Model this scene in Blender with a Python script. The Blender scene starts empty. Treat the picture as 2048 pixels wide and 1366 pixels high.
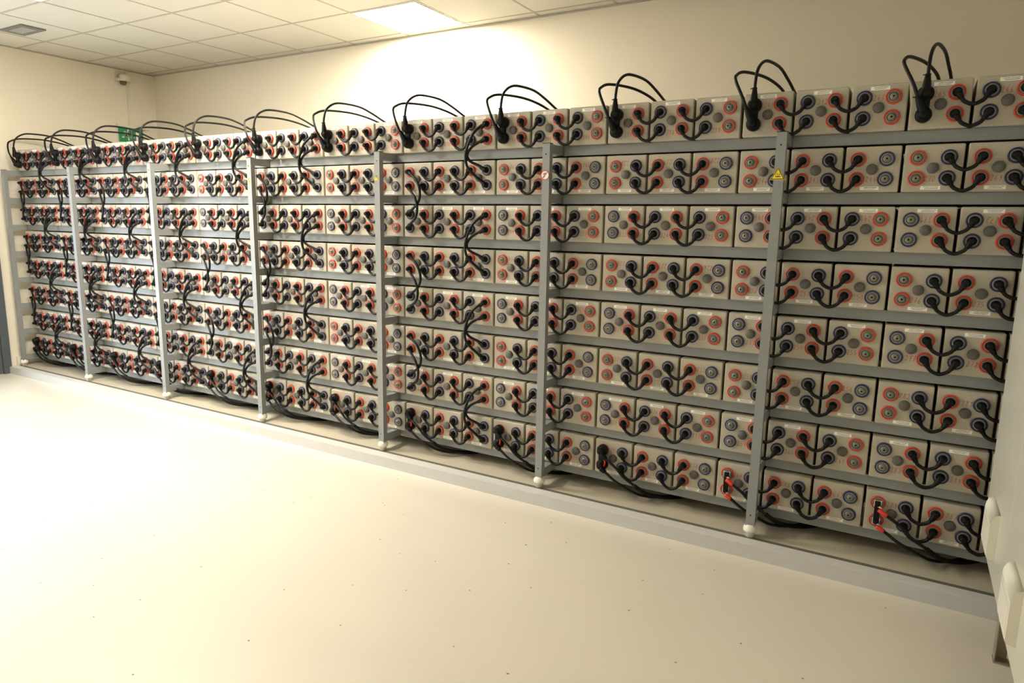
import bpy, math, random
from mathutils import Vector, Matrix
random.seed(7)
C = bpy.context.scene.collection
PI = math.pi
# ------------------------------------------------------------------ dimensions (metres, z=0 is the underside of the lowest cells)
P = .243; HP = .2752; CW = .231; CH = .2102; CD = .65
TX = (.0548, .1742); TZ = (.0603, .151)
FLOOR = -.193; PLINTH = -.12; CEIL = 3.18
XL = -.12; XR = 9.4; YB = 1.637; YF = -6.0
TILE = .684; GX = .444; GY = 1.523
BAY = 1.254; PX0 = -.04; PW = .0456; PYF = -.15; PYB = -.1125

# ------------------------------------------------------------------ mesh builder
class MB:
    def __init__(s): s.v = []; s.f = []; s.m = []; s.sm = []
    def face(s, idx, m=0, sm=False): s.f.append(idx); s.m.append(m); s.sm.append(sm)
    def box(s, a, b, m=0):
        n = len(s.v); (x0, y0, z0), (x1, y1, z1) = a, b
        s.v += [(x0,y0,z0),(x1,y0,z0),(x1,y1,z0),(x0,y1,z0),(x0,y0,z1),(x1,y0,z1),(x1,y1,z1),(x0,y1,z1)]
        for q in ((0,3,2,1),(4,5,6,7),(0,1,5,4),(1,2,6,5),(2,3,7,6),(3,0,4,7)): s.face(tuple(n+i for i in q), m)
        return s
    def lathe(s, prof, cx=0, cz=0, n=20, axis='y', m=0, sm=True, cy=0, mats=None, phase=0, caps=True):
        # prof: list of (radius, offset along the axis); axis y: offset is y, ring in xz; axis z: ring in xy
        base = len(s.v)
        for r, o in prof:
            for k in range(n):
                t = 2*PI*k/n + phase
                if axis == 'y': s.v.append((cx+r*math.cos(t), o, cz+r*math.sin(t)))
                elif axis == 'z': s.v.append((cx+r*math.cos(t), cy+r*math.sin(t), o))
                else: s.v.append((o, cy+r*math.cos(t), cz+r*math.sin(t)))
        for i in range(len(prof)-1):
            mm = mats[i] if mats else m
            for k in range(n):
                a = base+i*n+k; b = base+i*n+(k+1) % n
                s.face((a, b, b+n, a+n), mm, sm)
        if caps and prof[0][0] > 1e-6: s.face(tuple(base+k for k in range(n))[::-1], m)
        if caps and prof[-1][0] > 1e-6: s.face(tuple(base+(len(prof)-1)*n+k for k in range(n)), mats[-1] if mats else m)
        return s
    def tube(s, pts, rad, n=8, m=0, steps=5, caps=True):
        P_ = [Vector(p) for p in pts]
        rs = rad if isinstance(rad, (list, tuple)) else [rad]*len(P_)
        path = []; rr = []
        for i in range(len(P_)-1):
            p0 = P_[max(i-1, 0)]; p1 = P_[i]; p2 = P_[i+1]; p3 = P_[min(i+2, len(P_)-1)]
            for k in range(steps):
                t = k/steps
                path.append(.5*((2*p1)+(p2-p0)*t+(2*p0-5*p1+4*p2-p3)*t*t+(3*p1-p0-3*p2+p3)*t**3))
                rr.append(rs[i]*(1-t)+rs[i+1]*t)
        path.append(P_[-1]); rr.append(rs[-1])
        T = [(path[min(i+1, len(path)-1)]-path[max(i-1, 0)]).normalized() for i in range(len(path))]
        ref = Vector((0, 1, 0)) if abs(T[0].y) < .9 else Vector((1, 0, 0))
        nrm = (ref-T[0]*ref.dot(T[0])).normalized(); base = len(s.v)
        for i, p in enumerate(path):
            nrm = (nrm-T[i]*nrm.dot(T[i])).normalized(); bn = T[i].cross(nrm)
            for k in range(n):
                a = 2*PI*k/n; s.v.append(tuple(p+(nrm*math.cos(a)+bn*math.sin(a))*rr[i]))
        for i in range(len(path)-1):
            for k in range(n):
                a = base+i*n+k; b = base+i*n+(k+1) % n; s.face((a, b, b+n, a+n), m, True)
        if caps:
            s.face(tuple(base+k for k in range(n))[::-1], m); s.face(tuple(base+(len(path)-1)*n+k for k in range(n)), m)
        return s
    def poly(s, pts, y0, y1, m=0):          # outline in xz, extruded along y (y0 is the front)
        n = len(pts); b = len(s.v)
        s.v += [(x, y0, z) for x, z in pts]+[(x, y1, z) for x, z in pts]
        s.face(tuple(range(b, b+n)), m); s.face(tuple(range(b+n, b+2*n))[::-1], m)
        for i in range(n): j = (i+1) % n; s.face((b+i, b+n+i, b+n+j, b+j), m)
        return s
    def stroke(s, pts, w, y, m=0):          # flat pen stroke in the xz plane
        for (x0, z0), (x1, z1) in zip(pts[:-1], pts[1:]):
            d = Vector((x1-x0, z1-z0)); L = d.length or 1e-6; nx, nz = -d.y/L*w/2, d.x/L*w/2
            ex, ez = d.x/L*w*.4, d.y/L*w*.4; b = len(s.v)
            s.v += [(x0+nx-ex, y, z0+nz-ez), (x1+nx+ex, y, z1+nz+ez), (x1-nx+ex, y, z1-nz+ez), (x0-nx-ex, y, z0-nz-ez)]
            s.face((b, b+1, b+2, b+3), m)
        return s
    def swapxy(s): s.v = [(-y, x, z) for x, y, z in s.v]; return s      # turns something built facing -y to face +x
    def mesh(s, name, mats, bevel=0, seg=2):
        me = bpy.data.meshes.new(name); me.from_pydata(s.v, [], s.f)
        for mt in (mats if isinstance(mats, (list, tuple)) else [mats]): me.materials.append(mt)
        me.polygons.foreach_set('material_index', s.m); me.polygons.foreach_set('use_smooth', s.sm)
        me.update()
        if bevel:
            import bmesh
            bm = bmesh.new(); bm.from_mesh(me); bmesh.ops.remove_doubles(bm, verts=bm.verts, dist=1e-6)
            bmesh.ops.bevel(bm, geom=list(bm.edges), offset=bevel, segments=seg, affect='EDGES', profile=.6)
            bmesh.ops.recalc_face_normals(bm, faces=bm.faces)
            bm.to_mesh(me); bm.free()
        return me
def obj(name, me, parent=None, loc=(0, 0, 0)):
    o = bpy.data.objects.new(name, me); C.objects.link(o); o.location = loc
    if parent: o.parent = parent
    return o
def tag(o, label=None, cat=None, group=None, kind=None):
    for k, v in (('label', label), ('category', cat), ('group', group), ('kind', kind)):
        if v: o[k] = v
    return o
def thing(name, label, cat, loc=(0, 0, 0), group=None):
    return tag(obj(name, None, None, loc), label, cat, group)
def link(o): C.objects.link(o); return o
def copy_part(o, parent):
    c = o.copy(); C.objects.link(c); c.parent = parent; return c
def copy_tree(o, parent=None):
    c = o.copy(); C.objects.link(c)
    if parent: c.parent = parent
    for ch in list(o.children): copy_tree(ch, c)
    return c

# ------------------------------------------------------------------ materials
def lin(c): return tuple(((v/255+.055)/1.055)**2.4 if v > 10 else v/255/12.92 for v in c)
def mat(name, col, rough=.5, metal=0, noise=0, nscale=20, bump=0, bscale=60, spec=.5, emis=None, es=0):
    m = bpy.data.materials.new(name); m.use_nodes = True; nt = m.node_tree; b = nt.nodes['Principled BSDF']
    c = (*col, 1); b.inputs['Base Color'].default_value = c
    b.inputs['Roughness'].default_value = rough; b.inputs['Metallic'].default_value = metal
    b.inputs['Specular IOR Level'].default_value = spec
    if emis: b.inputs['Emission Color'].default_value = (*emis, 1); b.inputs['Emission Strength'].default_value = es
    tc = nt.nodes.new('ShaderNodeTexCoord')
    if noise:
        n = nt.nodes.new('ShaderNodeTexNoise'); n.inputs['Scale'].default_value = nscale; n.inputs['Detail'].default_value = 5
        r = nt.nodes.new('ShaderNodeMapRange'); r.inputs['To Min'].default_value = 1-noise; r.inputs['To Max'].default_value = 1+noise
        mx = nt.nodes.new('ShaderNodeMix'); mx.data_type = 'RGBA'; mx.blend_type = 'MULTIPLY'; mx.inputs[0].default_value = 1
        mx.inputs[6].default_value = c
        nt.links.new(tc.outputs['Object'], n.inputs['Vector']); nt.links.new(n.outputs['Fac'], r.inputs['Value'])
        nt.links.new(r.outputs[0], mx.inputs[7]); nt.links.new(mx.outputs[2], b.inputs['Base Color'])
    if bump:
        n2 = nt.nodes.new('ShaderNodeTexNoise'); n2.inputs['Scale'].default_value = bscale; n2.inputs['Detail'].default_value = 4
        bp = nt.nodes.new('ShaderNodeBump'); bp.inputs['Strength'].default_value = bump; bp.inputs['Distance'].default_value = .005
        nt.links.new(tc.outputs['Object'], n2.inputs['Vector']); nt.links.new(n2.outputs['Fac'], bp.inputs['Height'])
        nt.links.new(bp.outputs[0], b.inputs['Normal'])
    return m
M = dict(
    case=mat('case_plastic', (.435, .40, .318), .42, noise=.06, nscale=9, bump=.05, bscale=200),
    red=mat('red_ring', (.62, .035, .015), .35), blue=mat('blue_ring', (.022, .022, .085), .35),
    bush=mat('bushing_grey', (.20, .20, .19), .4), bushr=mat('bushing_grey_green', (.19, .20, .16), .4),
    brass=mat('nut_metal', (.24, .215, .16), .4, .3), dark=mat('hole_dark', (.006, .006, .006), .8),
    plug=mat('vent_plug_grey', (.105, .095, .085), .55, noise=.12, nscale=60),
    rubber=mat('black_rubber', (.004, .0037, .0033), .5, spec=.2), cable=mat('black_cable', (.004, .0037, .0032), .42, spec=.28),
    sleeve=mat('red_sleeve', (.60, .03, .012), .45), steel=mat('bright_metal', (.75, .75, .72), .25, 1),
    paper=mat('white_sticker', (.90, .885, .83), .6), ink=mat('printed_ink', (.07, .065, .06), .7), rink=mat('red_marker', (.46, .07, .03), .7),
    rack=mat('grey_powder_coat', (.25, .262, .262), .38, noise=.05, nscale=3, bump=.03, bscale=300), capb=mat('black_end_cap', (.015, .015, .015), .5),
    foot=mat('cream_plastic_foot', (.80, .77, .66), .45), wall=mat('cream_wall_paint', (.81, .755, .635), .85, noise=.015, nscale=1.5, bump=.12, bscale=90),
    white=mat('white_cabinet_paint', (.58, .565, .475), .32, noise=.01, nscale=3), filt=mat('white_plastic_cover', (.74, .71, .60), .45),
    doorm=mat('dark_grey_door', (.085, .10, .115), .4), yellow=mat('warning_yellow', (.90, .66, .02), .5), wpaint=mat('sign_white', (.85, .85, .82), .5),
    green=mat('exit_green', (.01, .27, .10), .45), kerb=mat('kerb_grey_paint', (.55, .55, .545), .45, noise=.07, nscale=12, bump=.4, bscale=45),
    kerbtop=mat('kerb_white_strip', (.66, .655, .63), .4, noise=.08, nscale=18), slab=mat('plinth_floor', (.52, .475, .37), .5, noise=.09, nscale=5, bump=.1, bscale=40),
    groove=mat('grey_joint', (.13, .125, .10), .8), grille=mat('grey_grille', (.42, .43, .42), .4), tbar=mat('ceiling_bar', (.44, .42, .36), .6),
    brown=mat('galvanised_leg', (.30, .26, .19), .45, .3, noise=.2, nscale=30), glassf=mat('window_frame', (.8, .8, .8), .4),
    vframe=mat('vent_frame_grey', (.17, .175, .17), .5), skirt=mat('skirting', (.6, .56, .47), .5),
)
def floor_mat():
    m = mat('cream_epoxy_floor', (.665, .625, .53), .30, spec=.5); nt = m.node_tree; b = nt.nodes['Principled BSDF']
    tc = nt.nodes.new('ShaderNodeTexCoord')
    n = nt.nodes.new('ShaderNodeTexNoise'); n.inputs['Scale'].default_value = 1.3; n.inputs['Detail'].default_value = 6
    r = nt.nodes.new('ShaderNodeMapRange'); r.inputs['To Min'].default_value = .94; r.inputs['To Max'].default_value = 1.05
    mx = nt.nodes.new('ShaderNodeMix'); mx.data_type = 'RGBA'; mx.blend_type = 'MULTIPLY'; mx.inputs[0].default_value = 1
    mx.inputs[6].default_value = (.72, .675, .575, 1)
    # small chips and specks of dirt
    v = nt.nodes.new('ShaderNodeTexVoronoi'); v.voronoi_dimensions = '2D'; v.inputs['Scale'].default_value = 4.2
    vm = nt.nodes.new('ShaderNodeMapRange'); vm.inputs['From Min'].default_value = .010; vm.inputs['From Max'].default_value = .022
    sel = nt.nodes.new('ShaderNodeMath'); sel.operation = 'LESS_THAN'; sel.inputs[1].default_value = .42
    sep = nt.nodes.new('ShaderNodeSeparateColor')
    mxs = nt.nodes.new('ShaderNodeMath'); mxs.operation = 'MAXIMUM'; inv = nt.nodes.new('ShaderNodeMath'); inv.operation = 'SUBTRACT'; inv.inputs[0].default_value = 1
    m2 = nt.nodes.new('ShaderNodeMix'); m2.data_type = 'RGBA'; m2.inputs[6].default_value = (.18, .13, .08, 1)
    L = nt.links.new
    L(tc.outputs['Object'], n.inputs['Vector']); L(n.outputs['Fac'], r.inputs['Value']); L(r.outputs[0], mx.inputs[7])
    nw = nt.nodes.new('ShaderNodeTexNoise'); nw.inputs['Scale'].default_value = 30
    ad = nt.nodes.new('ShaderNodeVectorMath'); ad.operation = 'MULTIPLY_ADD'; ad.inputs[1].default_value = (.02, .02, .02)
    L(tc.outputs['Object'], nw.inputs['Vector']); L(nw.outputs['Color'], ad.inputs[0]); L(tc.outputs['Object'], ad.inputs[2]); L(ad.outputs[0], v.inputs['Vector'])
    L(v.outputs['Distance'], vm.inputs['Value']); L(v.outputs['Color'], sep.inputs[0]); L(sep.outputs[0], sel.inputs[0]); L(sel.outputs[0], inv.inputs[1])
    L(vm.outputs[0], mxs.inputs[0]); L(inv.outputs[0], mxs.inputs[1]); L(mxs.outputs[0], m2.inputs[0]); L(mx.outputs[2], m2.inputs[7]); L(m2.outputs[2], b.inputs['Base Color'])
    bn = nt.nodes.new('ShaderNodeTexNoise'); bn.inputs['Scale'].default_value = 22; bn.inputs['Detail'].default_value = 6
    bp = nt.nodes.new('ShaderNodeBump'); bp.inputs['Strength'].default_value = .22; bp.inputs['Distance'].default_value = .006
    L(tc.outputs['Object'], bn.inputs['Vector']); L(bn.outputs['Fac'], bp.inputs['Height']); L(bp.outputs[0], b.inputs['Normal'])
    return m
M['floor'] = floor_mat()
M['ceil'] = mat('ceiling_tile', (.66, .645, .585), .9, noise=.02, nscale=2, bump=.1, bscale=250)

# ------------------------------------------------------------------ room shell
def struct(name, mb, m, bevel=0): return tag(obj(name, mb.mesh(name, m, bevel)), kind='structure')
struct('floor', MB().box((XL-.2, YF-.2, FLOOR-.1), (XR+.2, YB+.2, FLOOR)), M['floor'])
struct('ceiling', MB().box((XL-.2, YF-.2, CEIL), (XR+.2, YB+.2, CEIL+.1)), M['ceil'])
g = MB()                                                    # suspended ceiling bars, a grid of one piece
for i in range(-1, 15):
    x = GX+TILE*i
    if XL < x < XR: g.box((x-.009, YF, CEIL-.003), (x+.009, YB, CEIL+.001))
for j in range(0, 12):
    y = GY-TILE*j
    if y > YF: g.box((XL, y-.009, CEIL-.0035), (XR, y+.009, CEIL+.001))
struct('trim_1', g, M['tbar'])
g = MB().box((XL, YB-.016, CEIL-.012), (XR, YB, CEIL-.002)); g.box((XL, YF, CEIL-.012), (XL+.012, YB, CEIL-.002))
struct('trim_2', g, M['tbar'])
struct('wall_back', MB().box((XL-.2, YB, FLOOR), (XR+.2, YB+.2, CEIL)), M['wall'])
struct('wall_right', MB().box((XR, YF, FLOOR), (XR+.2, YB, CEIL)), M['wall'])
struct('wall_front', MB().box((XL-.2, YF-.2, FLOOR), (XR+.2, YF, CEIL)), M['wall'])
WY0, WY1, WZ0, WZ1 = -3.6, -1.12, FLOOR, 2.05               # glazed daylight opening in the left wall
wl = MB().box((XL-.2, WY1, FLOOR), (XL, YB, CEIL)); wl.box((XL-.2, YF, FLOOR), (XL, WY0, CEIL)); wl.box((XL-.2, WY0, WZ1), (XL, WY1, CEIL))
struct('wall_left', wl, M['wall'])
wf = MB()
for y in (WY0, (WY0+WY1)/2-.03, WY1-.06): wf.box((XL-.12, y, WZ0), (XL-.06, y+.06, WZ1))
wf.box((XL-.12, WY0, WZ1-.06), (XL-.06, WY1, WZ1)); wf.box((XL-.12, WY0, WZ0), (XL-.06, WY1, WZ0+.06))
struct('window_1', wf, M['glassf'])
# grey door with frame on the left wall
dr = MB()
D0, D1, DT = -1.05, -.222, 1.35
dr.box((XL, D1-.075, FLOOR), (XL+.035, D1, DT)); dr.box((XL, D0, FLOOR), (XL+.035, D0+.075, DT)); dr.box((XL, D0, DT-.075), (XL+.035, D1, DT))
dr.box((XL, D0+.079, FLOOR+.012), (XL+.02, D1-.079, DT-.079))
door = struct('door_1', dr, M['doorm'])
# low plinth the rack stands on
EDGE = -.243
def plank(name, y0, y1, z0, z1, m): return struct(name, MB().box((XL, y0, z0), (XR, y1, z1)), m)
plank('trim_3', -.134, YB, FLOOR, PLINTH, M['slab'])
plank('trim_4', -.165, -.134, FLOOR, PLINTH-.0008, M['groove'])
plank('trim_5', EDGE+.004, -.165, FLOOR, PLINTH, M['kerbtop'])
plank('trim_6', EDGE-.002, EDGE+.006, FLOOR, PLINTH-.002, M['kerb'])

# ------------------------------------------------------------------ battery rack
FX0 = [PX0+BAY*i for i in range(8)]
def zr(r): return r*HP
rack = thing('battery_rack', 'long grey steel battery rack with eight shelf levels and front posts on white feet', 'rack', (0, 0, PLINTH))
def part(name, me, parent, loc=(0, 0, 0)): return obj(name, me, parent, loc)
RZ = -PLINTH                                               # children are placed relative to the rack's base
def post_mesh(front):
    z0, z1 = -.058+RZ, 1.926+RZ
    mb = MB().box((0, 0, z0), (PW, .0375, z1)); mb.box((-.001, -.001, z1), (PW+.001, .0385, z1+.004), 1)
    if front:
        for zz in (1.868+RZ, .002+RZ): mb.lathe([(.0045, -.0008), (.0045, .0002)], PW*.48, zz, 12, m=1)
    return mb.mesh('upright_post', [M['rack'], M['capb']])
pm = post_mesh(True); pmr = post_mesh(False)
fm = MB().lathe([(.021, 0), (.023, .001), (.024, .028), (.033, .030), (.035, .036), (.035, .050), (.030, .056), (.024, .068)], PW/2, n=24, axis='z', cy=.0375/2).mesh('post_foot', M['foot'])
cbm = MB().box((0, 0, -.052), (PW-.002, .80, -.002)).mesh('cross_bar', M['rack'])
RL = BAY-PW
def rail_mesh():
    mb = MB().box((.001, 0, -.054), (RL-.001, .004, -.001)); mb.box((.001, .004, -.005), (RL-.001, .045, -.001)); mb.box((.001, .004, -.054), (RL-.001, .03, -.050))
    return mb.mesh('shelf_rail', M['rack'])
rm = rail_mesh()
for i, x in enumerate(FX0):
    p = part('upright_post', pm, rack, (x, PYF, 0)); part('post_foot', fm, p, (0, 0, 0))
    p = part('upright_post', pmr, rack, (x, .685, 0)); part('post_foot', fm, p, (0, 0, 0))
    for r in range(8):
        part('cross_bar', cbm, rack, (x+.001, PYB, zr(r)+RZ))
for i in range(7):
    for r in range(8):
        part('shelf_rail', rm, rack, (FX0[i]+PW, .030, zr(r)+RZ))
    for r in range(8):
        part('rear_rail', rm, rack, (FX0[i]+PW, .52, zr(r)+RZ))
# safety stickers on posts (part of the rack)
def tri(cx, cz, s):
    return [(cx-s*.58, cz-s*.5), (cx+s*.58, cz-s*.5), (cx, cz+s*.5)]
def warn_tri(kind, s=.055):
    mb = MB().poly(tri(0, 0, s*1.08), -.0008, 0, 0); mb.poly(tri(0, 0, s), -.0012, -.0008, 1); mb.poly(tri(0, -.0015, s*.80), -.0016, -.0012, 0)
    if kind == 'battery':
        mb.poly([(-.010, -.017), (.012, -.017), (.012, -.012), (-.010, -.012)], -.002, -.0016, 1)
        for pts in ([(-.010, -.011), (-.010, -.003), (-.004, .001)], [(-.004, .001), (.001, -.006), (.001, -.010)], [(.004, -.004), (.012, -.004)], [(.008, -.008), (.008, 0)]):
            mb.stroke(pts, .0018, -.0021, 1)
    else:
        mb.poly([(-.002, -.006), (.002, -.006), (.003, .012), (-.003, .012)], -.002, -.0016, 1); mb.lathe([(.0025, -.002), (.0025, -.0016)], 0, -.012, 10, m=1)
    return mb.mesh('warning_sticker', [M['yellow'], M['ink']])
def sticker(i, z, me, label, nm='warning_sticker'):
    o = part(nm, me, rack, (FX0[i]+PW/2-.004, PYF-.0003, z+RZ)); o['label'] = label
sticker(6, 1.735, warn_tri('battery'), 'yellow triangular battery acid warning sticker')
sticker(4, 1.760, warn_tri('bang', .036), 'small yellow triangular warning sticker')
sticker(3, 1.765, warn_tri('bang', .030), 'small yellow triangular warning sticker')
pr = MB().lathe([(.0, -.0006), (.0262, -.0006), (.0262, 0)], 0, 0, 32, m=0, sm=False)
pr.lathe([(.0262, -.0008), (.0262, -.0012), (.0228, -.0012), (.0228, -.0008)], 0, 0, 32, m=1, sm=False, caps=False)
pr.stroke([(-.017, -.017), (.017, .017)], .0035, -.0014, 1)
for pts in ([(-.012, .008), (-.004, .010), (.004, .013), (.009, .006)], [(.000, .010), (-.001, -.004), (-.008, -.014)], [(-.010, .002), (-.003, .004)]): pr.stroke(pts, .003, -.0010, 2)
sticker(5, 1.752, pr.mesh('prohibition_sticker', [M['wpaint'], M['red'], M['ink']]), 'round white sticker with red ring and bar', 'prohibition_sticker')

# ------------------------------------------------------------------ battery cells
case_me = MB().box((0, 0, 0), (CW, CD, CH)).mesh('case', M['case'], bevel=.009, seg=3)
for p in case_me.polygons: p.use_smooth = False
vp = MB().lathe([(.0240, 0), (.0240, -.011), (.0228, -.0135), (.0, -.0135)], 0, 0, 28)
vent_me = vp.mesh('vent_plug', M['plug'])
def ring(mm): return MB().lathe([(.0335, 0), (.0335, -.007), (.0320, -.010), (.0275, -.0105), (.0262, -.008), (.0262, 0)], 0, 0, 32).mesh('terminal', mm)
ringR, ringB = ring(M['red']), ring(M['blue'])
def bush(mm, n):
    mb = MB().lathe([(.0262, -.004), (.0262, -.0085), (.0245, -.0100), (.0185, -.0100), (.0180, -.0085), (.0165, -.0085), (.0160, -.0130), (.0, -.0130)], 0, 0, 28, mats=[0, 0, 0, 2, 2, 0, 0])
    mb.lathe([(.0125, -.0125), (.0125, -.0175), (.0115, -.0185), (.0048, -.0185)], 0, 0, 6, m=1, sm=False, caps=False)
    mb.lathe([(.0085, -.0180), (.0082, -.0215), (.0042, -.0215), (.0040, -.0190)], 0, 0, 16, m=1, caps=False)
    mb.lathe([(.0040, -.0186), (.0, -.0186)], 0, 0, 12, m=2)
    return mb.mesh('terminal_stud', [mm, M['brass'], M['dark']])
bushR, bushB = bush(M['bushr'], 0), bush(M['bush'], 1)
def label_mesh(seed):
    rnd = random.Random(seed); mb = MB().box((-.039, -.0006, -.0078), (.039, .0002, .0078), 0)
    for row, z in enumerate((.0034, -.0030)):
        x = -.027+rnd.random()*.006
        while x < .024+rnd.random()*.006:
            w = .0014+rnd.random()*.0030; h = .0017+rnd.random()*.0007
            mb.stroke([(x, z), (x+w, z)], h, -.0008, 1); x += w+.0007+(.002 if rnd.random() < .12 else 0)
    return mb.mesh('sticker', [M['paper'], M['ink']])
label_mes = [label_mesh(k) for k in range(4)]
DIG = {'0': [[(.5,1),(.1,.7),(.1,.3),(.5,0),(.9,.3),(.9,.7),(.5,1)]], '1': [[(.2,.7),(.6,1),(.5,0)]],
 '2': [[(.1,.75),(.4,1),(.85,.8),(.6,.4),(.05,0),(.95,.05)]], '3': [[(.1,.9),(.6,1),(.85,.75),(.4,.52),(.9,.3),(.5,0),(.05,.12)]],
 '4': [[(.5,1),(.05,.4),(.95,.45)],[(.75,.8),(.65,-.05)]], '5': [[(.9,1),(.25,.98),(.15,.55),(.7,.6),(.85,.25),(.4,0),(.05,.1)]],
 '6': [[(.8,1),(.3,.7),(.1,.25),(.5,0),(.85,.25),(.55,.5),(.15,.35)]], '7': [[(.05,.95),(.95,1),(.4,0)],[(.3,.5),(.8,.52)]],
 '8': [[(.5,.52),(.15,.8),(.5,1),(.85,.8),(.5,.52),(.1,.22),(.5,0),(.9,.22),(.5,.52)]], '9': [[(.85,.75),(.5,.5),(.15,.75),(.5,1),(.85,.75),(.6,0)]]}
def number_mesh(n, seed, flip):
    rnd = random.Random(seed); s = str(n); mb = MB(); w, h, gap = .011, .025, .0155; tot = gap*(len(s)-1)+w; sl = rnd.uniform(.1, .35)
    for k, ch in enumerate(s):
        for st in DIG[ch]:
            pts = []
            for (x, z) in st:
                X = -tot/2+k*gap+x*w+(z-.5)*h*sl*.5+rnd.uniform(-.0006, .0006); Z = (z-.5)*h+rnd.uniform(-.0006, .0006)-k*.0008
                if flip: X, Z = -X, -Z
                pts.append((X, Z))
            mb.stroke(pts, .0017, -.0006)
    return mb.mesh('handwritten_number', M['rink'])
ORD = ['zeroth','first','second','third','fourth','fifth','sixth','seventh','eighth','ninth','tenth','eleventh','twelfth','thirteenth','fourteenth','fifteenth','sixteenth','seventeenth','eighteenth','nineteenth']
TENS = {20: 'twent', 30: 'thirt'}
def ordw(n):
    if n < 20: return ORD[n]
    t, u = n//10*10, n % 10
    return TENS[t]+('ieth' if u == 0 else 'y-'+ORD[u])
ROWN = ['bottom row', 'second row up', 'third row up', 'fourth row up', 'fourth row down', 'third row down', 'second row down', 'top row']
def cellno(c, r):
    b, k = divmod(c, 3); rr = 7-r
    return 24*b+3*rr+((k+1) if rr % 2 == 0 else (3-k))
def numpos(c, r):       # (z, flipped) of the handwritten number
    b = c//3
    if b >= 10:
        return {7: (.150, 0), 6: (.060, 0), 5: (.152, 1), 4: (.058, 0), 3: (.060, 0), 2: (.152, 0), 1: (.055, 0), 0: (.152, 0)}[r]
    return {7: (.045, 0), 6: (.165, 1), 5: (.052, 0), 4: (.160, 1), 3: ((.158, .060)[c % 2], 0), 2: ((.055, .160)[c % 2], 0), 1: ((.158, .055)[c % 2], 0), 0: ((.060, .158)[c % 2], 0)}[r]
proto = {}
def make_cell(redleft, lab_top):
    t = obj('battery_cell', None); obj('case', case_me, t); obj('vent_plug', vent_me, t, (.1165, 0, .105))
    for side in (0, 1):
        isred = (side == 0) == redleft
        for z in TZ:
            q = obj('terminal', ringR if isred else ringB, t, (TX[side], 0, z)); q['label'] = 'red ringed terminal' if isred else 'dark blue ringed terminal'
            obj('terminal_stud', bushR if isred else bushB, q)
    obj('sticker', label_mes[0], t, (.1165, 0, .1915 if lab_top else .0185))
    return t
cells = {}
first = {}
for r in range(7, -1, -1):
    key = r % 2                                             # odd rows: blue left, sticker on top
    for c in range(36):
        if key not in first: first[key] = t = make_cell(key == 0, key == 1)
        else: t = copy_tree(first[key])
        t.location = (c*P, random.uniform(-.001, .001), zr(r)); cells[(c, r)] = t
        for ch in t.children:
            if ch.name.startswith('sticker'): ch.data = label_mes[(c*3+r) % 4]; ch.location.x = .1165+random.uniform(-.006, .006)
        n = cellno(c, r); tag(t, 'beige battery cell hand-numbered %d, %s, %s from the left' % (n, ROWN[r], ordw(c+1)), 'battery cell', 'battery cells on the rack')
for (c, r), t in cells.items():
    z, fl = numpos(c, r)
    obj('handwritten_number', number_mesh(cellno(c, r), c*8+r, fl), t, (.114+random.uniform(-.006, .006), 0, z))

# ------------------------------------------------------------------ jumper cables
SP = P-TX[1]+TX[0]
def plug_mb(mb, x, d, hexphase=0, L=.036, m=0):
    # elbow plug on a stud at (x,0): body, hex cap and a tapered boot leaving in direction d (unit, xz)
    mb.lathe([(.0185, -.0120), (.0185, -.0190), (.0145, -.0230), (.0138, -.0370), (.0115, -.0395)], x, 0, 16, m=m)
    mb.lathe([(.0122, -.0385), (.0122, -.0450), (.0105, -.0468), (.0, -.0468)], x, 0, 6, m=m, sm=False, phase=hexphase)
    mb.tube([(x, -.0285, 0), (x+d[0]*L*.5, -.0290, d[1]*L*.5), (x+d[0]*L, -.0290, d[1]*L)], [.0135, .0132, .0098], n=10, steps=3)
    return mb
dl = (.50, -.866); dR = (-.50, -.866)
plugL = plug_mb(MB(), 0, dl).mesh('plug', M['rubber']); plugR = plug_mb(MB(), 0, dR).mesh('plug', M['rubber'])
def ucable(): return [(0, -.029, 0), (.5*.03, -.029, -.866*.03), (.030, -.029, -.045), (SP/2, -.0295, -.0575), (SP-.030, -.029, -.045), (SP-.5*.03, -.029, -.866*.03), (SP, -.029, 0)]
ucab = MB().tube(ucable(), .0086, n=10, steps=4).mesh('cable', M['cable'])
jp = obj('jumper_cable', None); obj('cable', ucab, jp); obj('plug', plugL, jp); obj('plug', plugR, jp, (SP, 0, 0))
stuff = MB(); used = False
small = MB()
def add_jumper_to(mb, x, y, z):
    base = len(mb.v); one = MB().tube(ucable(), .0086, n=8, steps=3)
    for sgn, xx in ((dl, 0), (dR, SP)): plug_mb(one, xx, sgn)
    mb.v += [(a+x, b+y, c+z) for a, b, c in one.v]; mb.f += [tuple(i+base for i in f) for f in one.f]; mb.m += one.m; mb.sm += one.sm
n_st = 0
for r in range(7, -1, -1):
    for c in range(35):
        if c % 3 == 2: continue
        for w in (1, 0):
            loc = (c*P+TX[1], 0, zr(r)+TZ[w])
            a, b = sorted((cellno(c, r), cellno(c+1, r)))
            if c < 6 or (c < 9 and (r <= 3 or (r == 4 and c == 6))):
                add_jumper_to(stuff, *loc); n_st += 1; continue
            j = jp if not used else copy_tree(jp); used = True; j.location = loc
            tag(j, '%s short black jumper cable linking cells %d and %d in the %s' % ('upper' if w else 'lower', a, b, ROWN[r]), 'jumper cable', 'short jumper cables between neighbouring cells')
o = obj('jumper_cable', stuff.mesh('jumper_cable', M['rubber'])); tag(o, 'short black jumper cables on the cells at the far left end', 'jumper cable', kind='stuff')
print('stuff jumpers', n_st)
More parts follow.
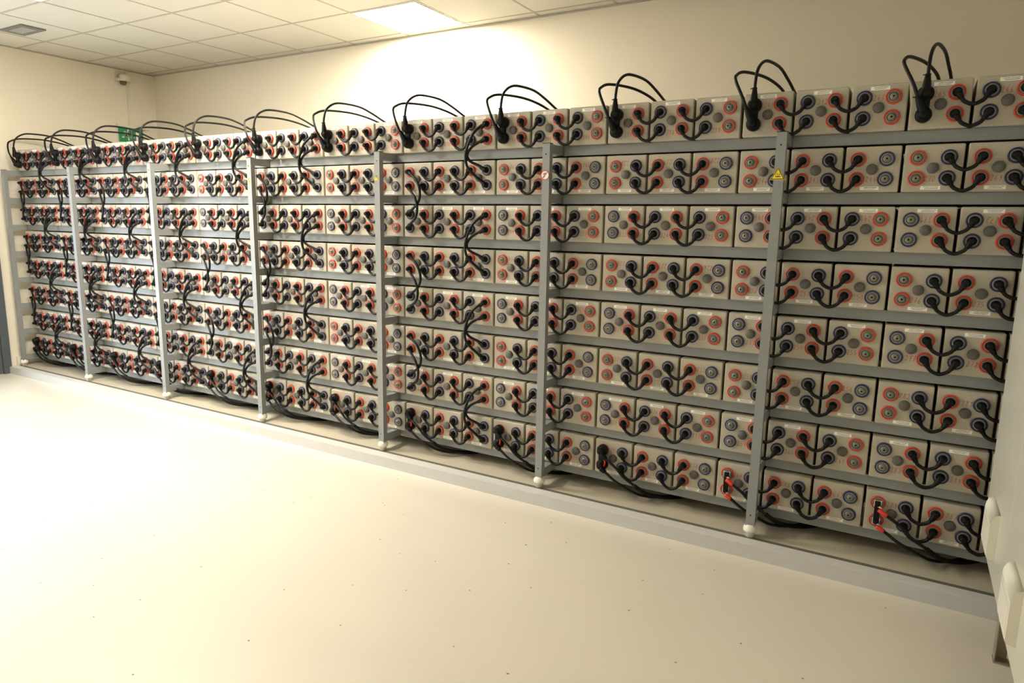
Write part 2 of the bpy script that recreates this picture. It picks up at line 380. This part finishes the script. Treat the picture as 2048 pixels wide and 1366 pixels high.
# vertical links between rows
def vlink(pts, n0, n1, kind, label):
    t = thing('crossover_cable', label, 'jumper cable', (pts[0][0], 0, pts[0][2]), 'long cables linking one row to the next')
    ox, oz = pts[0][0], pts[0][2]; L = [(x-ox, y, z-oz) for x, y, z in pts]
    if kind not in vcache:
        vcache[kind] = MB().tube(L, .0086, n=10, steps=4).mesh('cable', M['cable'])
        def pl(a, b):
            d = Vector((b[0]-a[0], b[2]-a[2])).normalized(); return plug_mb(MB(), 0, d, L=.038).mesh('plug', M['rubber'])
        vcache[kind+'a'] = pl(L[0], L[2]); vcache[kind+'b'] = pl(L[-1], L[-3])
    obj('cable', vcache[kind], t); obj('plug', vcache[kind+'a'], t); obj('plug', vcache[kind+'b'], t, (L[-1][0], 0, L[-1][2]))
vcache = {}
def rlinks(c, r):
    x = c*P+TX[1]; zu, zl = zr(r)+TZ[1], zr(r)+TZ[0]; wu, wl_ = zr(r-1)+TZ[1], zr(r-1)+TZ[0]; a, b = cellno(c, r), cellno(c, r-1)
    vlink([(x, -.029, zu), (x-.030, -.038, zu-.018), (x-.070, -.060, zu-.065), (x-.100, -.070, zu-.135), (x-.113, -.072, zu-.20), (x-.098, -.068, zu-.265), (x-.036, -.040, wl_+.034), (x, -.029, wl_)], 0, 0, 'RA',
          'front long black cable from upper red terminal of cell %d down to cell %d' % (a, b))
    vlink([(x, -.029, zl), (x-.030, -.034, zl-.014), (x-.084, -.048, zl-.048), (x-.112, -.056, zl-.095), (x-.090, -.052, zl-.134), (x-.030, -.036, wu+.022), (x, -.029, wu)], 0, 0, 'RB',
          'rear long black cable from lower red terminal of cell %d down to cell %d' % (a, b))
def llinks(c, r):
    x = c*P+TX[0]; zu, zl = zr(r)+TZ[1], zr(r)+TZ[0]; wu, wl_ = zr(r-1)+TZ[1], zr(r-1)+TZ[0]; a, b = cellno(c, r), cellno(c, r-1)
    vlink([(x, -.029, zu), (x+.028, -.038, zu-.012), (x+.098, -.058, zu-.062), (x+.128, -.062, zu-.130), (x+.108, -.056, zu-.200), (x+.034, -.038, wu+.024), (x, -.029, wu)], 0, 0, 'LA',
          'long black cable from upper red terminal of cell %d down to cell %d' % (a, b))
    vlink([(x, -.029, zl), (x+.020, -.040, zl-.018), (x+.086, -.066, zl-.075), (x+.112, -.072, zl-.140), (x+.096, -.068, zl-.205), (x+.034, -.042, wl_+.030), (x, -.029, wl_)], 0, 0, 'LB',
          'long black cable from lower red terminal of cell %d down to cell %d' % (a, b))
for b in (0, 1, 2, 3, 4, 5, 7):
    for r in (7, 5, 3, 1): rlinks(3*b+2, r)
    for r in (6, 4, 2):
        if b == 4 and r == 6: continue
        llinks(3*b, r)
# ------------------------------------------------------------------ string end leads
def capmb():
    return MB().lathe([(.0330, -.006), (.0340, -.014), (.0335, -.030), (.0285, -.040), (.0215, -.042), (.0205, -.058), (.0165, -.063), (.0, -.063)], 0, 0, 24)
cap_me = capmb().mesh('cover_cap', M['rubber'])
DZ = TZ[1]-TZ[0]
bar_me = MB().box((-.0200, -.034, .018), (.0200, -.014, DZ-.018)).mesh('link_bar', M['rubber'], bevel=.004)
c1 = [(0, -.052, TZ[1]+.012), (.0008, -.052, TZ[1]+.05), (.001, -.046, .262), (.004, -.025, .318), (.015, .03, .362), (.033, .10, .378), (.060, .25, .374), (.080, .37, .340), (.098, .47, .300), (.11, .62, .255), (.115, .715, .16), (.115, .75, -.02), (.115, .75, -.25)]
c1 = [(x if i < 4 else x, y, z) for i, (x, y, z) in enumerate(c1)]
c2 = [(-.006, -.056, TZ[0]+.014), (-.020, -.062, .108), (-.050, -.078, .185), (-.092, -.058, .270), (-.096, -.020, .303), (-.078, .05, .328), (-.030, .20, .336), (.010, .32, .326), (.045, .45, .298), (.06, .62, .250), (.065, .71, .16), (.065, .745, -.02), (.065, .745, -.25)]
lead1 = MB().tube([(x, y, z) for x, y, z in c1], .0078, n=10, steps=5).mesh('cable', M['cable'])
lead2 = MB().tube([(x, y, z) for x, y, z in c2], .0078, n=10, steps=5).mesh('cable', M['cable'])
def boot(a, b): return MB().tube([a, tuple((Vector(a)*.5+Vector(b)*.5)), b], [.020, .0165, .0105], n=12, steps=3).mesh('boot', M['rubber'])
boot1 = boot((0, -.045, TZ[1]+.010), (.0008, -.052, TZ[1]+.072)); boot2 = boot((-.002, -.046, TZ[0]+.008), (-.028, -.066, TZ[0]+.070))
tie_me = MB().lathe([(.0115, -.004), (.0125, -.002), (.0125, .002), (.0115, .004)], 0, 0, 12, axis='z').box((-.020, -.002, -.002), (-.011, .002, .002)).mesh('cable_tie', M['rubber'])
def where(b): return 'left' if b == 0 else ''
for b in range(12):
    x = b*3*P+TX[0]; z = zr(7); n = cellno(3*b, 7)
    t = thing('terminal_link', 'black capped link bar joining both left terminals of top row cell %d' % n, 'terminal link', (x, 0, z+TZ[0]), 'capped link bars')
    obj('link_bar', bar_me, t); obj('cover_cap', cap_me, t); obj('cover_cap', cap_me, t, (0, 0, DZ))
    t = thing('lead_cable', 'tall black lead cable looping from upper left cap of cell %d over the top row' % n, 'lead cable', (x, 0, z), 'lead cables over the top row')
    sx = random.uniform(.85, 1.15); sz = 1
    obj('cable', lead1, t); obj('boot', boot1, t); obj('cable_tie', tie_me, t, (.0008, -.052, TZ[1]+.074))
    t = thing('lead_cable', 'lower black lead cable bowing left from lower cap of cell %d over the top row' % n, 'lead cable', (x, 0, z), 'lead cables over the top row')
    obj('cable', lead2, t); obj('boot', boot2, t); obj('cable_tie', tie_me, t, (-.029, -.066, TZ[0]+.071))
# bottom leads
u = [(.006, -.050, .132), (.046, -.062, .112), (.107, -.072, .077), (.158, -.072, .030), (.222, -.062, -.010), (.282, -.030, -.056), (.355, .05, -.088), (.44, .16, -.108), (.60, .35, -.110)]
l = [(.006, -.050, .046), (.040, -.058, .030), (.107, -.064, -.010), (.187, -.054, -.046), (.245, -.015, -.080), (.315, .07, -.106), (.42, .20, -.110), (.55, .38, -.110)]
bu = MB().tube(u, .0078, n=10, steps=5).mesh('cable', M['cable']); bl = MB().tube(l, .0078, n=10, steps=5).mesh('cable', M['cable'])
def seg(path, i, f, r, name, m, g=1.0):
    a = Vector(path[i]); d = Vector(path[i+1]); e = a.lerp(d, f); return MB().tube([tuple(a), tuple(a.lerp(e, .5)), tuple(e)], r, n=12, steps=2).mesh(name, m)
slu = seg(u, 0, 1.0, [.011, .0115, .0105], 'sleeve', M['sleeve']); sll = seg(l, 0, 1.0, [.011, .0115, .0105], 'sleeve', M['sleeve'])
blu = seg(u, 0, .9, [.017, .015, .0105], 'boot', M['rubber']); bll = seg(l, 0, .9, [.017, .015, .0105], 'boot', M['rubber'])
barebar = MB().box((-.013, -.030, -.012), (.013, -.020, DZ+.012)).mesh('link_bar', M['rubber'], bevel=.003)
wash = MB().box((-.017, -.020, -.017), (.017, -.015, .017)); wash.lathe([(.0105, -.030), (.0105, -.040), (.008, -.042), (.0, -.042)], 0, 0, 6, m=1, sm=False)
wash_me = wash.mesh('bolt_washer', [M['steel'], M['rubber']])
lug = MB().tube([(-.002, -.033, 0), (.006, -.034, -.003), (.020, -.040, -.010)], [.006, .006, .005], n=8, steps=2).mesh('cable_lug', M['steel'])
sheath = MB().tube([u[4], u[5], u[6], u[7], u[8]], .0115, n=10, steps=4).mesh('sheath', M['rubber'])
redw = MB().tube([(.010, -.045, DZ*.60), (.026, -.050, DZ*.50), (.030, -.050, DZ*.25), (.022, -.045, DZ*.02)], .005, n=8).mesh('red_wire', M['sleeve'])
for b in range(12):
    x = b*3*P+TX[0]; n = cellno(3*b, 0); bare = b >= 10
    t = thing('terminal_link', ('bare black link bar with metal washers on red terminals of bottom row cell %d' if bare else 'black capped link bar joining both left red terminals of bottom row cell %d') % n, 'terminal link', (x, 0, TZ[0]), 'bare link bars' if bare else 'capped link bars')
    if bare:
        obj('link_bar', barebar, t)
        for zz in (0, DZ): obj('bolt_washer', wash_me, t, (0, 0, zz))
    else:
        obj('link_bar', bar_me, t); obj('cover_cap', cap_me, t); obj('cover_cap', cap_me, t, (0, 0, DZ)); obj('red_wire', redw, t)
    t = thing('lead_cable', 'upper black lead cable drooping from bottom row cell %d under the rack' % n, 'lead cable', (x, 0, 0), 'lead cables under the bottom row')
    obj('cable', bu, t); obj('sleeve' if bare else 'boot', slu if bare else blu, t); obj('sheath', sheath, t)
    if bare: obj('cable_lug', lug, t, (0, 0, TZ[1]-.006))
    t = thing('lead_cable', 'lower black lead cable drooping from bottom row cell %d under the rack' % n, 'lead cable', (x, 0, 0), 'lead cables under the bottom row')
    obj('cable', bl, t); obj('sleeve' if bare else 'boot', sll if bare else bll, t)
    if bare: obj('cable_lug', lug, t, (0, 0, TZ[0]-.004))

# ------------------------------------------------------------------ white cabinets on the right
CX = 8.5; CYF = -.081
cab_me = MB().box((0, -.652, 0), (.19, 0, 1.95)).mesh('body', M['white'], bevel=.003)
def cover_mb():
    # filter housing with a sloped, rounded top, built facing -y then turned: x along the wall, y = -protrusion
    mb = MB(); w, t, z0, z1 = .225, .030, .0, .192; prof = [(0, z0), (t*.85, z0+.004), (t, z0+.012), (t, z1-.045), (t*.9, z1-.024), (t*.62, z1-.008), (0, z1)]
    n = len(prof); b = len(mb.v)
    for yy in (0, w): mb.v += [(-o, -yy, z) for o, z in prof]
    for i in range(n-1): mb.face((b+i, b+i+1, b+n+i+1, b+n+i), 0, i in (3, 4, 5))
    mb.face(tuple(range(b, b+n)), 0); mb.face(tuple(range(b+n, b+2*n))[::-1], 0); mb.face((b, b+n, b+2*n-1, b+n-1), 0)
    mb.box((-t-.001, -w+.02, z0+.012), (-t+.002, -.02, z1-.07), 0)
    return mb.mesh('filter_cover', M['filt'])
cov = cover_mb()
leg_me = MB().box((0, -.045, 0), (.004, 0, .32)).box((0, -.004, 0), (.045, 0, .32)).box((-.002, -.05, 0), (.05, .002, .006)).mesh('leg', M['brown'])
for k, lab in enumerate(('white steel cabinet nearest the battery rack, with one filter cover', 'white steel cabinet second from the battery rack, with a filter cover', 'white steel cabinet farthest from the battery rack, at the picture edge')):
    t = thing('electrical_cabinet', lab, 'cabinet', (CX, CYF-k*.658, FLOOR), 'white cabinets at the right')
    obj('body', cab_me, t, (0, 0, .293)); f = obj('filter_cover', cov, t, (0, -.205, .380))
    obj('leg', leg_me, t, (.033, -.52, 0) if k != 0 else (.033, -.474+.0, 0)); 

# ------------------------------------------------------------------ things on the left wall and ceiling
t = thing('exit_sign', 'green emergency exit sign with white running figure under a pale housing', 'exit sign', (XL, 1.29, 2.35))
obj('housing', MB().box((0, -.17, .165), (.06, .19, .200)).mesh('housing', M['filt'], bevel=.003), t)
sg = MB().box((-.145, -.022, 0), (.145, -.010, .165), 0)
Y0 = -.0225
for pts, w in (([(-.085, .118), (-.062, .125), (-.045, .105)], .013), ([(-.052, .118), (-.060, .075)], .028), ([(-.060, .080), (-.038, .060), (-.036, .028)], .015), ([(-.062, .080), (-.082, .060), (-.108, .055)], .015), ([(-.098, .095), (-.085, .118)], .010)):
    sg.stroke(pts, w, Y0-.0005, 1)
sg.lathe([(.011, Y0-.001), (.011, Y0)], -.036, .142, 14, m=1, sm=False)
sg.stroke([(.012, .145), (.012, .075)], .012, Y0-.0005, 1); sg.stroke([(-.006, .062), (.012, .040), (.030, .062)], .011, Y0-.0005, 1); sg.stroke([(.012, .08), (.012, .045)], .011, Y0-.0005, 1)
sg.box((.055, Y0-.001, .025), (.115, Y0, .140), 1)
sgm = sg.swapxy().mesh('sign_panel', [M['green'], M['wpaint']])
obj('sign_panel', sgm, t)
t = thing('motion_detector', 'small white domed detector on the left wall under the ceiling', 'detector', (XL, 1.24, 3.02))
obj('bracket', MB().box((0, -.085, 0), (.012, -.065, .13)).box((0, -.085, .02), (.06, -.03, .045)).mesh('bracket', M['filt']), t)
obj('dome', MB().lathe([(.055, .015), (.062, .03), (.062, .075), (.05, .092), (0, .096)], .055, n=24, axis='z', cy=.0).mesh('dome', M['filt']), t)
obj('lens', MB().lathe([(.0, -.028), (.026, -.022), (.036, 0), (.036, .016)], .055, n=20, axis='z', cy=-.02).mesh('lens', M['plug']), t)
o = obj('cable_trunking', MB().box((0, -.012, 0), (.02, .014, CEIL-2.55-.02)).mesh('cable_trunking', M['filt']), None, (XL, 1.292, 2.55)); tag(o, 'thin white vertical cable trunking on the left wall above the exit sign', 'cable trunking')
o = obj('wall_box', MB().box((0, 0, 0), (.05, .10, .12)).mesh('wall_box', M['filt'], bevel=.004), None, (XL, -.175, PLINTH-.03+.03)); tag(o, 'small pale box low on the left wall beside the door', 'wall box')
o.location = (XL, -.165, FLOOR+.048)
t = thing('ceiling_vent', 'square grey louvred air vent in the ceiling at the upper left', 'vent', (.735, -.177, CEIL))
fr = MB()
for a, b in (((-.20, -.105, -.012), (.20, -.062, .0)), ((-.20, .062, -.012), (.20, .105, 0)), ((-.20, -.062, -.012), (-.13, .062, 0)), ((.13, -.062, -.012), (.20, .062, 0))): fr.box(a, b)
obj('frame', fr.mesh('frame', M['vframe']), t)
lv = MB()
for i in range(7):
    x = -.12+i*.038; b = len(lv.v); lv.v += [(x, -.062, -.014), (x+.020, -.062, -.004), (x+.020, .062, -.004), (x, .062, -.014), (x, -.062, -.0125), (x+.020, -.062, -.0025), (x+.020, .062, -.0025), (x, .062, -.0125)]
    for q in ((0,1,2,3),(7,6,5,4),(0,4,5,1),(2,6,7,3),(1,5,6,2)): lv.face(tuple(b+k for k in q))
obj('louvre_panel', lv.mesh('louvre_panel', M['grille']), t); obj('backing', MB().box((-.13, -.062, -.001), (.13, .062, 0)).mesh('backing', M['groove']), t)

WARM = (1.0, .905, .755)
diff_m = mat('lamp_diffuser', (.9, .9, .85), .5, emis=WARM, es=90.0)
dim_m = mat('lamp_diffuser_dim', (.9, .9, .85), .5, emis=(1, .93, .82), es=18.0)
fr = MB()
T2 = TILE-.018
for a, b in (((0, 0, -.006), (T2, .012, 0)), ((0, T2-.012, -.006), (T2, T2, 0)), ((0, .012, -.006), (.012, T2-.012, 0)), ((T2-.012, .012, -.006), (T2, T2-.012, 0))): fr.box(a, b)
frm = fr.mesh('frame', M['wpaint']); dfm = MB().box((.012, .012, -.004), (T2-.012, T2-.012, -.001)).mesh('diffuser', diff_m)
dfm2 = MB().box((.012, .012, -.004), (T2-.012, T2-.012, -.001)).mesh('diffuser', dim_m)
def panel(i, j, lab, dm=None):
    t = thing('ceiling_light', lab, 'ceiling light', (GX+TILE*i+.009, GY-TILE*(j+1)+.009, CEIL-.001), 'square ceiling light panels')
    obj('frame', frm, t); obj('diffuser', dm or dfm, t)
panel(5, 0, 'bright square ceiling light panel by the back wall above the middle of the rack')
panel(2, 3, 'square ceiling light panel at the top left, mostly outside the picture', dfm2)
panel(4, 3, 'unseen square ceiling light panel added to brighten the floor, nearer the rack')  # extra lamp outside the view, added to light the open floor
panel(4, 5, 'unseen square ceiling light panel added to brighten the floor, farther from the rack')  # second added lamp, also out of view, lifts the floor brightness

# ------------------------------------------------------------------ light
def area(name, loc, rot, sx, sy, power, col):
    L = bpy.data.lights.new(name, 'AREA'); L.shape = 'RECTANGLE'; L.size = sx; L.size_y = sy; L.energy = power; L.color = col
    o = bpy.data.objects.new(name, L); C.objects.link(o); o.location = loc; o.rotation_euler = rot; return o
area('daylight', (XL-.5, (WY0+WY1)/2, 0.93), (0, math.radians(-90), 0), 2.3, 2.6, 160, (.82, .92, 1.0))
w = bpy.data.worlds.new('World'); bpy.context.scene.world = w; w.use_nodes = True
w.node_tree.nodes['Background'].inputs[0].default_value = (.8, .9, 1, 1); w.node_tree.nodes['Background'].inputs[1].default_value = 3.0

# ------------------------------------------------------------------ camera
cam = bpy.data.cameras.new('camera'); co = bpy.data.objects.new('camera', cam); C.objects.link(co)
yaw, pitch, roll = .5263, -.1728, .0176
f = Vector((-math.sin(yaw)*math.cos(pitch), math.cos(yaw)*math.cos(pitch), math.sin(pitch))); rr = Vector((math.cos(yaw), math.sin(yaw), 0)); uu = rr.cross(f)
r2 = rr*math.cos(roll)+uu*math.sin(roll); u2 = -rr*math.sin(roll)+uu*math.cos(roll)
co.matrix_world = Matrix(((r2.x, u2.x, -f.x, 8.0883), (r2.y, u2.y, -f.y, -3.6563), (r2.z, u2.z, -f.z, 1.4793), (0, 0, 0, 1)))
cam.sensor_width = 36; cam.lens = 1354.51/2048*36; cam.clip_start = .05
bpy.context.scene.camera = co
vs = bpy.context.scene.view_settings; vs.view_transform = 'Standard'; vs.look = 'None'; vs.gamma = 1; vs.exposure = -0.06
